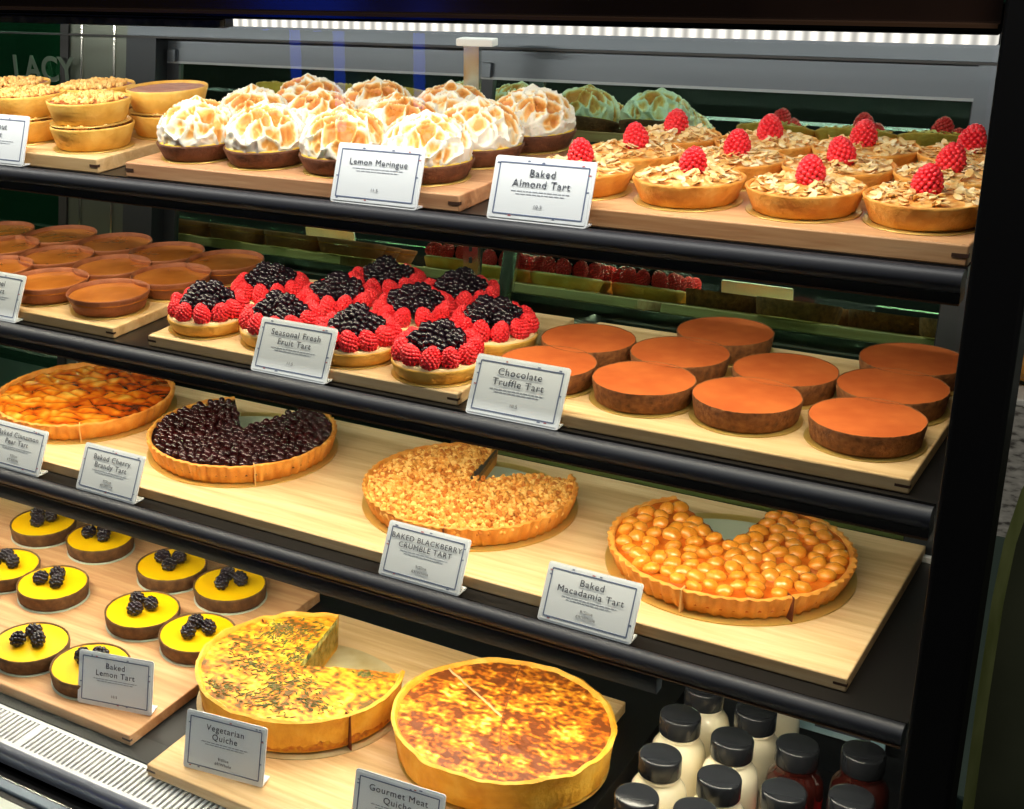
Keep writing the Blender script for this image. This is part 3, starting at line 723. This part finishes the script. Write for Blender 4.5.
while tries < 30000 and len(pts) < 98:
    tries += 1; r = .1095*math.sqrt(rnd.random()); a = rnd.uniform(0, 2*PI)
    if not inside(a, a0+.006/max(r, .01), a1-.006/max(r, .01)): continue
    p = (r*math.cos(a), r*math.sin(a))
    if all((p[0]-q[0])**2+(p[1]-q[1])**2 > .0166**2 for q in pts): pts.append(p)
tries = 0
while tries < 30000 and len(pts) < 98:
    tries += 1; r = .1095*math.sqrt(rnd.random()); a = rnd.uniform(0, 2*PI)
    if not inside(a, a0+.006/max(r, .01), a1-.006/max(r, .01)): continue
    p = (r*math.cos(a), r*math.sin(a))
    if all((p[0]-q[0])**2+(p[1]-q[1])**2 > .0148**2 for q in pts): pts.append(p)
for x, y in pts:
    inst('macadamia_nut', NM, t, (x, y, .0258+rnd.uniform(-.0014, .0014)), (rnd.uniform(-.5, .5), rnd.uniform(-.5, .5), rnd.uniform(0, 6)), rnd.uniform(.0084, .0102))
cuts(t, (D(-43),), .1250, .026, CUTM); cuts(t, (D(-93),), .1250, .026, CUTL)
# quiches
def quiche(name, label, loc, R, h, a0, a1, topm, zf, tf, crust=DEEPC, nt=260, seed=1):
    t = empty(name, loc, label, 'quiche', 'quiches')
    full = abs(a1-a0-2*PI) < 1e-6
    Rb = R-.006; prof = [(0, 0), (Rb-.005, 0), (Rb, .003), (R-.003, h*.6), (R-.001, h-.002), (R+.0005, h+.0015), (R-.003, h+.003), (R-.006, h), (R-.0065, h-.008), (0, h-.008)]
    def rf(a, r, z, j):
        if j in (0, 9): return r
        return r+.0016*noise.noise(Vector((math.cos(a)*5+seed, math.sin(a)*5, z*40)))+.0007*noise.noise(Vector((math.cos(a)*22+seed, math.sin(a)*22, z*200)))
    V, F = lathe(prof, 260, a0, a1, rf)
    V = [(v[0], v[1], v[2]+.001+(.0030*noise.noise(Vector((v[0]*45, v[1]*45, seed))) if v[2] > h*.8 and math.hypot(v[0], v[1]) > R-.008 else 0)) for v in V]
    mesh('pastry_crust', V, F, crust, t)
    V, F, T, nc = polar(R-.0050, zf, .006 if not full else h-.01, a0, a1, 70, nt, tf)
    o = mesh('egg_filling', V, F, None, t, tone=T, mats=[topm, QCUT], midx=[0]*nc+[1]*(len(F)-nc))
    return t
hq = .044
QC = mat('quiche_crust', [(.25, (220, 148, 32)), (.5, (240, 178, 52)), (.8, (252, 208, 96))], .55, 40, bump=.7, bscale=200)
def qz(s): return lambda x, y: hq-.001+.0016*noise.noise(Vector((x*60, y*60, s)))+.0010*noise.noise(Vector((x*190, y*190, s)))+.002*(1-(x*x+y*y)/.0144)
def qt1(x, y):
    r = math.hypot(x, y)/.12
    cool = .18*noise.noise(Vector((x*14+4, y*14, 3)))
    return .34+.60*noise.noise(Vector((x*34, y*52, 6)))+.72*noise.noise(Vector((x*130, y*190, 9)))-.10*r+cool
def qt2(x, y):
    d = (x*.5-y*.7)/.12
    return .40+.62*noise.noise(Vector((x*30, y*44, 16)))+.62*noise.noise(Vector((x*110, y*170, 19)))-.05*d
t = quiche('meat_quiche', 'large browned meat quiche, whole and scored into slices, bottom centre', (-.596, 1.206, H+BT[3]+.0004), .1220, hq, 0, 2*PI, QUI1, qz(3), qt1, QC, seed=4)
lmesh('cake_board', [(0, -.0003), (.117, -.0003), (.117, .0006), (0, .0006)], CAKEB, t, n=96)
SCM = mat('score_cut', (150, 84, 40), .8); SCP = mat('score_pale', (214, 184, 140), .7)
for a, l0, l1, w, mm in ((D(106), .002, .1195, .0005, SCM), (D(-66), .002, .1195, .0006, SCM), (D(149), .002, .1210, .0010, SCP)):
    V = []; F = []; n = 40
    for k in range(n+1):
        r = l0+(l1-l0)*k/n; x, y = r*math.cos(a), r*math.sin(a); z = qz(3)(x, y)+.0011; q = w*(1+.5*noise.noise(Vector((r*120, a, 0))))
        nx, ny = -math.sin(a)*q, math.cos(a)*q; V += [(x+nx, y+ny, z), (x-nx, y-ny, z), (x+nx, y+ny, z-.003), (x-nx, y-ny, z-.003)]
    for k in range(n):
        i = 4*k; F += [(i, i+1, i+5, i+4), (i, i+4, i+6, i+2), (i+1, i+3, i+7, i+5), (i+2, i+6, i+7, i+3)]
    F += [(0, 2, 3, 1), (4*n, 4*n+1, 4*n+3, 4*n+2)]
    mesh('score_line', V, F, mm, t, False)
a0, a1 = D(101), D(24)+2*PI
t = quiche('vegetable_quiche', 'large vegetable quiche flecked with greens, one wedge missing', (-.849, 1.179, H+BT[3]+.0004), .1250, hq, a0, a1, QUI2, qz(8), qt2, QC, seed=8)
lmesh('cake_board', [(0, -.0003), (.1265, -.0003), (.1265, .0006), (0, .0006)], mat('oily_board', [(.35, (176, 150, 98)), (.6, (206, 192, 150))], .4, 18), t, n=96)
rnd = random.Random(21); b = MB()
cl = [(rnd.uniform(-.10, .10), rnd.uniform(-.10, .10), rnd.uniform(.008, .024), rnd.uniform(0, PI)) for k in range(15)]+[(-.02, .075, .03, 1.), (-.005, .03, .025, .8), (.02, -.03, .02, .2), (-.05, -.03, .02, .1)]
for k in range(1500):
    cx, cy, cs, ca = rnd.choice(cl); x = cx+rnd.gauss(0, cs*.75); y = cy+rnd.gauss(0, cs*.45); r = math.hypot(x, y)
    if r > .115 or not inside(math.atan2(y, x), a0+.07, a1-.07): continue
    s = rnd.uniform(.0014, .0048); mi = 0 if rnd.random() < .7 else 1
    b.add(ICO1[0], ICO1[1], TM((x, y, qz(8)(x, y)+.0006), (0, rnd.uniform(-.2, .2), ca+rnd.gauss(0, .5)), (s, s*.22, .0007)), mi=mi)
o = b.build('green_flecks', SPIN, t, True, mats=[SPIN, MUSH]); o['kind'] = 'stuff'
cuts(t, (D(-29),), .1250, hq, CUTM); cuts(t, (D(148),), .1250, hq, CUTM)

# ------------------------------------------------------------------ bottles
def bottle(red):
    t = empty('sauce_bottle', (0, 0, 0))
    m = REDL if red else DRESS
    pr = [(0, 0), (.026, 0), (.0285, .003), (.029, .010), (.029, .078), (.0288, .092), (.0270, .101), (.0225, .108), (.0195, .112), (.0195, .119), (0, .119)]
    lmesh('bottle_body', pr, m, t, n=48)
    if red:
        V, F = lathe([(.0290, .028), (.0294, .028), (.0294, .074), (.0290, .074)], 40, D(200), D(320)); mesh('label', V, F, REDLAB, t)
    lmesh('neck_ring', [(.0185, .1135), (.0208, .1140), (.0208, .1165), (.0185, .1170)], m, t, n=40)
    def rf(a, r, z, j): return r+(.00025*math.cos(a*44) if .119 < z < .136 and r > .02 else 0)
    V, F = lathe([(0, .118), (.0212, .118), (.0216, .119), (.0216, .1375), (.0208, .1395), (.0190, .1402), (0, .1402)], 176, rf=rf); mesh('screw_cap', V, F, CAP, t)
    return t
BC = [(-.4135, 1.135, 'leftmost column, frontmost'), (-.419, 1.212, 'leftmost column, second from the front'), (-.4275, 1.292, 'leftmost column, third from the front'), (-.424, 1.358, 'leftmost column, cut by the shelf bar above'),
      (-.357, 1.143, 'second column, frontmost'), (-.356, 1.207, 'second column, second from the front'), (-.367, 1.279, 'second column, third from the front'), (-.363, 1.343, 'second column, cut by the shelf bar above'), (-.362, 1.408, 'second column, almost hidden at the very back')]
for x, y, s in BC:
    place('bottle_cream', lambda: bottle(False), (x, y, H-1.0195), rj(3), 'cream sauce bottle with black cap, '+s, 'bottle', 'cream sauce bottles')
for x, y, s in ((-.296, 1.219, 'left one of the front pair'), (-.2385, 1.243, 'front pair, beside the black post'), (-.307, 1.302, 'left one of the rear pair'), (-.248, 1.325, 'rear pair, beside the black post')):
    place('bottle_red', lambda: bottle(True), (x, y, H-1.0195), rj(.2), 'dark red sauce bottle with black cap, '+s, 'bottle', 'dark red sauce bottles')

# ------------------------------------------------------------------ cards
def text(parent, s, size, cx, cz, m, width=None, name='lettering'):
    cu = bpy.data.curves.new(name, 'FONT'); cu.body = s; cu.size = size; cu.align_x = 'CENTER'; cu.align_y = 'CENTER'; cu.extrude = .00008; cu.resolution_u = 3
    cu.space_character = 1.12; cu.offset = 0
    cu.materials.append(m); o = to_mesh(cu, name); o.parent = parent
    o.location = (cx, -.0013, cz); o.rotation_euler = (PI/2, 0, 0); return o
def card(loc, lines, price, label, W=.100, Ht=.0615, lean=27., yaw=0., tsize=.0098, foot=1, ink=INK):
    r = empty('price_card', loc, label, 'price card', 'price cards in the case', rot=(D(-lean), 0, D(yaw)))
    def rr(w, h, rad, y0, y1, x_=0, z_=0):
        P = []
        for qx, qz, aa in ((w-rad, h-rad, 0), (-w+rad, h-rad, 90), (-w+rad, -h+rad, 180), (w-rad, -h+rad, 270)):
            for k in range(5): a = D(aa+k*22.5); P.append((qx+rad*math.cos(a)+x_, qz+rad*math.sin(a)+z_))
        n = len(P); V = [(x, y0, z) for x, z in P]+[(x, y1, z) for x, z in P]
        return V, [tuple(range(n)), tuple(range(2*n-1, n-1, -1))]+[(i, (i+1) % n, n+(i+1) % n, n+i) for i in range(n)]
    V, F = rr(W/2, Ht/2, .003, 0, .0018, 0, Ht/2); mesh('acrylic_holder', V, F, ACRYL, r, False)
    V, F = rr(W/2-.0022, Ht/2-.0022, .001, -.0006, 0, 0, Ht/2); mesh('card_face', V, F, CARD, r, False)
    b = MB(); w, h = W/2-.0058, Ht/2-.0062; c = Ht/2; q = .0006
    b.box(-w, w, -.0009, -.0006, c+h-q, c+h+q); b.box(-w, w, -.0009, -.0006, c-h-q, c-h+q)
    b.box(-w-q, -w+q, -.0009, -.0006, c-h, c+h); b.box(w-q, w+q, -.0009, -.0006, c-h, c+h)
    rnd = random.Random(int(loc[0]*1000))
    for k in range(9):
        s = .0008
        if k < 5: x = rnd.uniform(-w, w); z = c+h+rnd.uniform(.001, .003) if k < 3 else c-h-rnd.uniform(.001, .002)
        else: x = rnd.choice((-1, 1))*(w+.0014); z = rnd.uniform(c-h, c+h)
        b.box(x-s*rnd.uniform(1, 2.4), x+s*rnd.uniform(1, 2), -.0009, -.0006, z-s*.7, z+s*.7, mi=1 if k % 3 == 0 else 0)
    b.build('card_border', BORDER, r, False, mats=[BORDER, RED])
    z = c+h-.0088
    step = tsize*1.0
    if len(lines) == 1: z -= step*.35
    for s in lines: text(r, s, tsize, 0, z, ink); z -= step
    z -= .0002
    b = MB()
    for k, ww in enumerate((.029, .024)):
        x = -ww; zz = z-k*.0026+step*.30
        while x < ww: l = rnd.uniform(.002, .0055); b.box(x, min(x+l, ww), -.0009, -.0006, zz-.0004, zz+.0004); x += l+.0010
    b.build('fine_print', INKL, r, False)
    zp = c-h+.0125 if len(price) == 2 else c-h+.0085
    for s in price: text(r, s, .0046, 0, zp, INK); zp -= .0054
    # foot of the holder: a small white loop reaching back
    L_ = MB(); s = 1
    M = Euler((D(lean), 0, 0)).to_matrix().to_4x4()
    L_.box(W/2-.012, W/2-.001, .0018, .020, .0, .0016, M); L_.box(-W/2+.001, -W/2+.012, .0018, .020, .0, .0016, M)
    L_.build('holder_foot', ACRYL, r, False)
    return r
y = 1.170
card((-.7245, y-.006, H+ZB[0]), ['Lemon Meringue'], ['11.5'], 'white card reading Lemon Meringue on the top shelf bar', tsize=.0088, lean=20, Ht=.060)
card((-.549, y-.006, H+ZB[0]), ['Baked', 'Almond Tart'], ['10.5'], 'white card reading Baked Almond Tart on the top shelf bar', lean=20, Ht=.060)
card((-1.261, y-.006, H+ZB[0]+.001), ['Walnut', 'Tart'], ['10.5'], 'white card cut by the left edge on the top shelf bar', lean=20, Ht=.060)
card((-.842, y, H+ZB[1]), ['Seasonal Fresh', 'Fruit Tart'], ['11.5'], 'card reading Seasonal Fresh Fruit Tart on the second shelf bar')
card((-.574, y, H+ZB[1]), ['Chocolate', 'Truffle Tart'], ['10.5'], 'card reading Chocolate Truffle Tart on the second shelf bar', tsize=.0102)
card((-1.311, y, H+ZB[1]), ['Caramel', 'Nut Tart'], ['10.5'], 'card cut by the left edge on the second shelf bar')
card((-1.302, y, H+ZB[2]), ['Baked Cinnamon', 'Pear Tart'], ['9/Slice', '69/Whole'], 'card reading Baked Cinnamon Pear Tart on the third shelf bar')
card((-1.135, y, H+ZB[2]), ['Baked Cherry', 'Brandy Tart'], ['9/Slice', '69/Whole'], 'card reading Baked Cherry Brandy Tart on the third shelf bar')
card((-.681, y, H+ZB[2]), ['BAKED BLACKBERRY', 'CRUMBLE TART'], ['9/Slice', '69/Whole'], 'card reading Baked Blackberry Crumble Tart on the third shelf bar', tsize=.0084)
card((-.491, y, H+ZB[2]), ['Baked', 'Macadamia Tart'], ['9/Slice', '69/Whole'], 'card reading Baked Macadamia Tart on the third shelf bar')
card((-1.0255, 1.038, H+BT[3]+.0015), ['Baked', 'Lemon Tart'], ['10.5'], 'card reading Baked Lemon Tart on the bottom left board', Ht=.066, lean=16, yaw=14)
card((-.833, 1.001, H+BT[3]+.0015), ['Vegetarian', 'Quiche'], ['9/Slice', '69/Whole'], 'card reading Vegetarian Quiche leaning before the green flecked quiche', Ht=.067, lean=16, yaw=9)
card((-.617, 1.006, H+BT[3]+.0015), ['Gourmet Meat', 'Quiche'], ['9/Slice', '69/Whole'], 'card reading Gourmet Meat Quiche at the bottom edge of the photo', Ht=.066, lean=16, yaw=5)

# ------------------------------------------------------------------ neighbour counter beyond the post
nc = empty('neighbour_counter', (.05, 1.3, 0), 'pale marbled counter seen past the black post at the right edge', 'counter')
MARB = mat('speckled_marble', [(.35, (96, 92, 88)), (.48, (186, 182, 174)), (.7, (216, 212, 204))], .4, 90, stretch=(1, 1, 2.5))
box('marble_front', MARB, -.215, .4, 0, .02, H-.60, H-.475, nc)
box('marble_top', mat('counter_white', (226, 224, 216), .4), -.215, .4, 0, .6, H-.475, H-.468, nc, bev=.002)
for k in range(3):
    b = MB(); V, F = ICO3
    V = [(v[0]*.045, v[1]*.03, v[2]*.017*(1+.2*noise.noise(Vector(v)*2))) for v in V]
    o = mesh('bread_roll', V, F, GOLDC); o.location = (-.140+k*.002, 1.352, H-.450+k*.026)
    tag(o, ['lowest', 'middle', 'topmost'][k]+' of the golden pastries piled on the counter past the post', 'pastry', 'pastries beyond the post')
gp = empty('curved_glass_screen', (-.117, 1.0, 0), 'olive edged curved glass screen just right of the black post', 'glass screen')
pts = [(-.095, -.37), (-.100, -.395), (-.109, -.425), (-.1145, -.465), (-.1165, -.512), (-.1165, -.594), (-.1150, -.688), (-.113, -.80)]
b = MB()
V = []; F = []
for x, z in pts: V += [(x+.117, 0, H+z), (x+.117+.0075, 0, H+z), (x+.117, .004, H+z), (x+.117+.0075, .004, H+z)]
for k in range(len(pts)-1):
    i = 4*k; F += [(i, i+1, i+5, i+4), (i+2, i+6, i+7, i+3), (i, i+4, i+6, i+2), (i+1, i+3, i+7, i+5)]
F += [(0, 2, 3, 1), tuple(4*(len(pts)-1)+q for q in (0, 1, 3, 2))]
mesh('glass_edge', V, F, mat('olive_glass_edge', [(.3, (92, 102, 50)), (.7, (142, 150, 98))], .3, 12, stretch=(6, 1, 1)), gp)
V = []; F = []
for x, z in pts: V += [(x+.117+.0075, .001, H+z), (.30, .001, H+z), (x+.117+.0075, .004, H+z), (.30, .004, H+z)]
for k in range(len(pts)-1):
    i = 4*k; F += [(i, i+1, i+5, i+4), (i+2, i+6, i+7, i+3), (i, i+4, i+6, i+2), (i+1, i+3, i+7, i+5)]
F += [(0, 2, 3, 1), tuple(4*(len(pts)-1)+q for q in (0, 1, 3, 2))]
mesh('dark_panel', V, F, mat('dark_glass_panel', [(.3, (44, 48, 36)), (.7, (84, 88, 68))], .35, 5), gp)

# ------------------------------------------------------------------ lights
def area(name, loc, rot, sx, sy, power, col):
    l = bpy.data.lights.new(name, 'AREA'); l.shape = 'RECTANGLE'; l.size = sx; l.size_y = sy; l.energy = power; l.color = col
    o = bpy.data.objects.new(name, l); COL.objects.link(o); o.location = loc; o.rotation_euler = rot; return o
xc = (X0+X1)/2; LX = X1-X0-.02
area('top_strip_lamp', (xc, 1.135, H-.112), (D(22), 0, 0), LX, .012, 5.0, (1, .95, .86))
area('rear_fill_light', (xc, 1.56, H-.125), (D(-30), 0, 0), LX, .012, 1.5, (.92, 1, .93))  # added fill, not a fitted strip; brightens the tart backs mirrored in the doors
area('shelf_strip_lamp', (xc, 1.212, H+ZB[0]-.0185), (D(6), 0, 0), LX, .008, 3.7, (1, .90, .68))
area('shelf_strip_lamp', (xc, 1.218, H+ZB[1]-.0185), (D(6), 0, 0), LX, .008, 4.5, (1, .89, .68))
area('shelf_strip_lamp', (xc, 1.192, H+ZB[2]-.026), (D(0), 0, 0), LX, .008, 3.9, (1, .91, .72))
area('shop_ceiling_lamp', (-.9, -.35, 2.9), (D(28), 0, 0), 1.6, .8, 10, (.96, .98, 1))
area('back_room_fill', (-2.2, 2.7, 2.6), (D(-20), 0, 0), 1.5, .5, 60, (.7, 1, .85))  # added greenish fill behind the doors; brightens the wall and left pane
area('neighbour_counter_fill', (.08, .70, 1.75), (D(25), 0, 0), .3, .1, 2.0, (1, .93, .82))  # added fill without a fixture; brightens the marble, rolls and dark panel
w = bpy.data.worlds.new('World'); SC.world = w; w.use_nodes = True
w.node_tree.nodes['Background'].inputs[0].default_value = (.5, .6, .55, 1); w.node_tree.nodes['Background'].inputs[1].default_value = .14

# ------------------------------------------------------------------ camera
cam = bpy.data.cameras.new('Camera'); co = bpy.data.objects.new('Camera', cam); COL.objects.link(co); SC.camera = co
right = Vector((0.8045463, 0.59159806, -0.05212462)); down = Vector((0.16969586, -0.31310981, -0.93443329)); fwd = Vector((-0.56912965, 0.74294951, -0.35230308))
m = Matrix((right, -down, -fwd)).transposed().to_4x4(); m.translation = (0, 0, H); co.matrix_world = m
cam.sensor_width = 36; cam.lens = 1401.717/1024*36; cam.shift_x = (512-248.674)/1024; cam.shift_y = -(404.5-394.640)/1024; cam.clip_start = .01
v = SC.view_settings; v.view_transform = 'Standard'; v.look = 'None'; v.gamma = 1; v.exposure = .12; v.use_curve_mapping = False
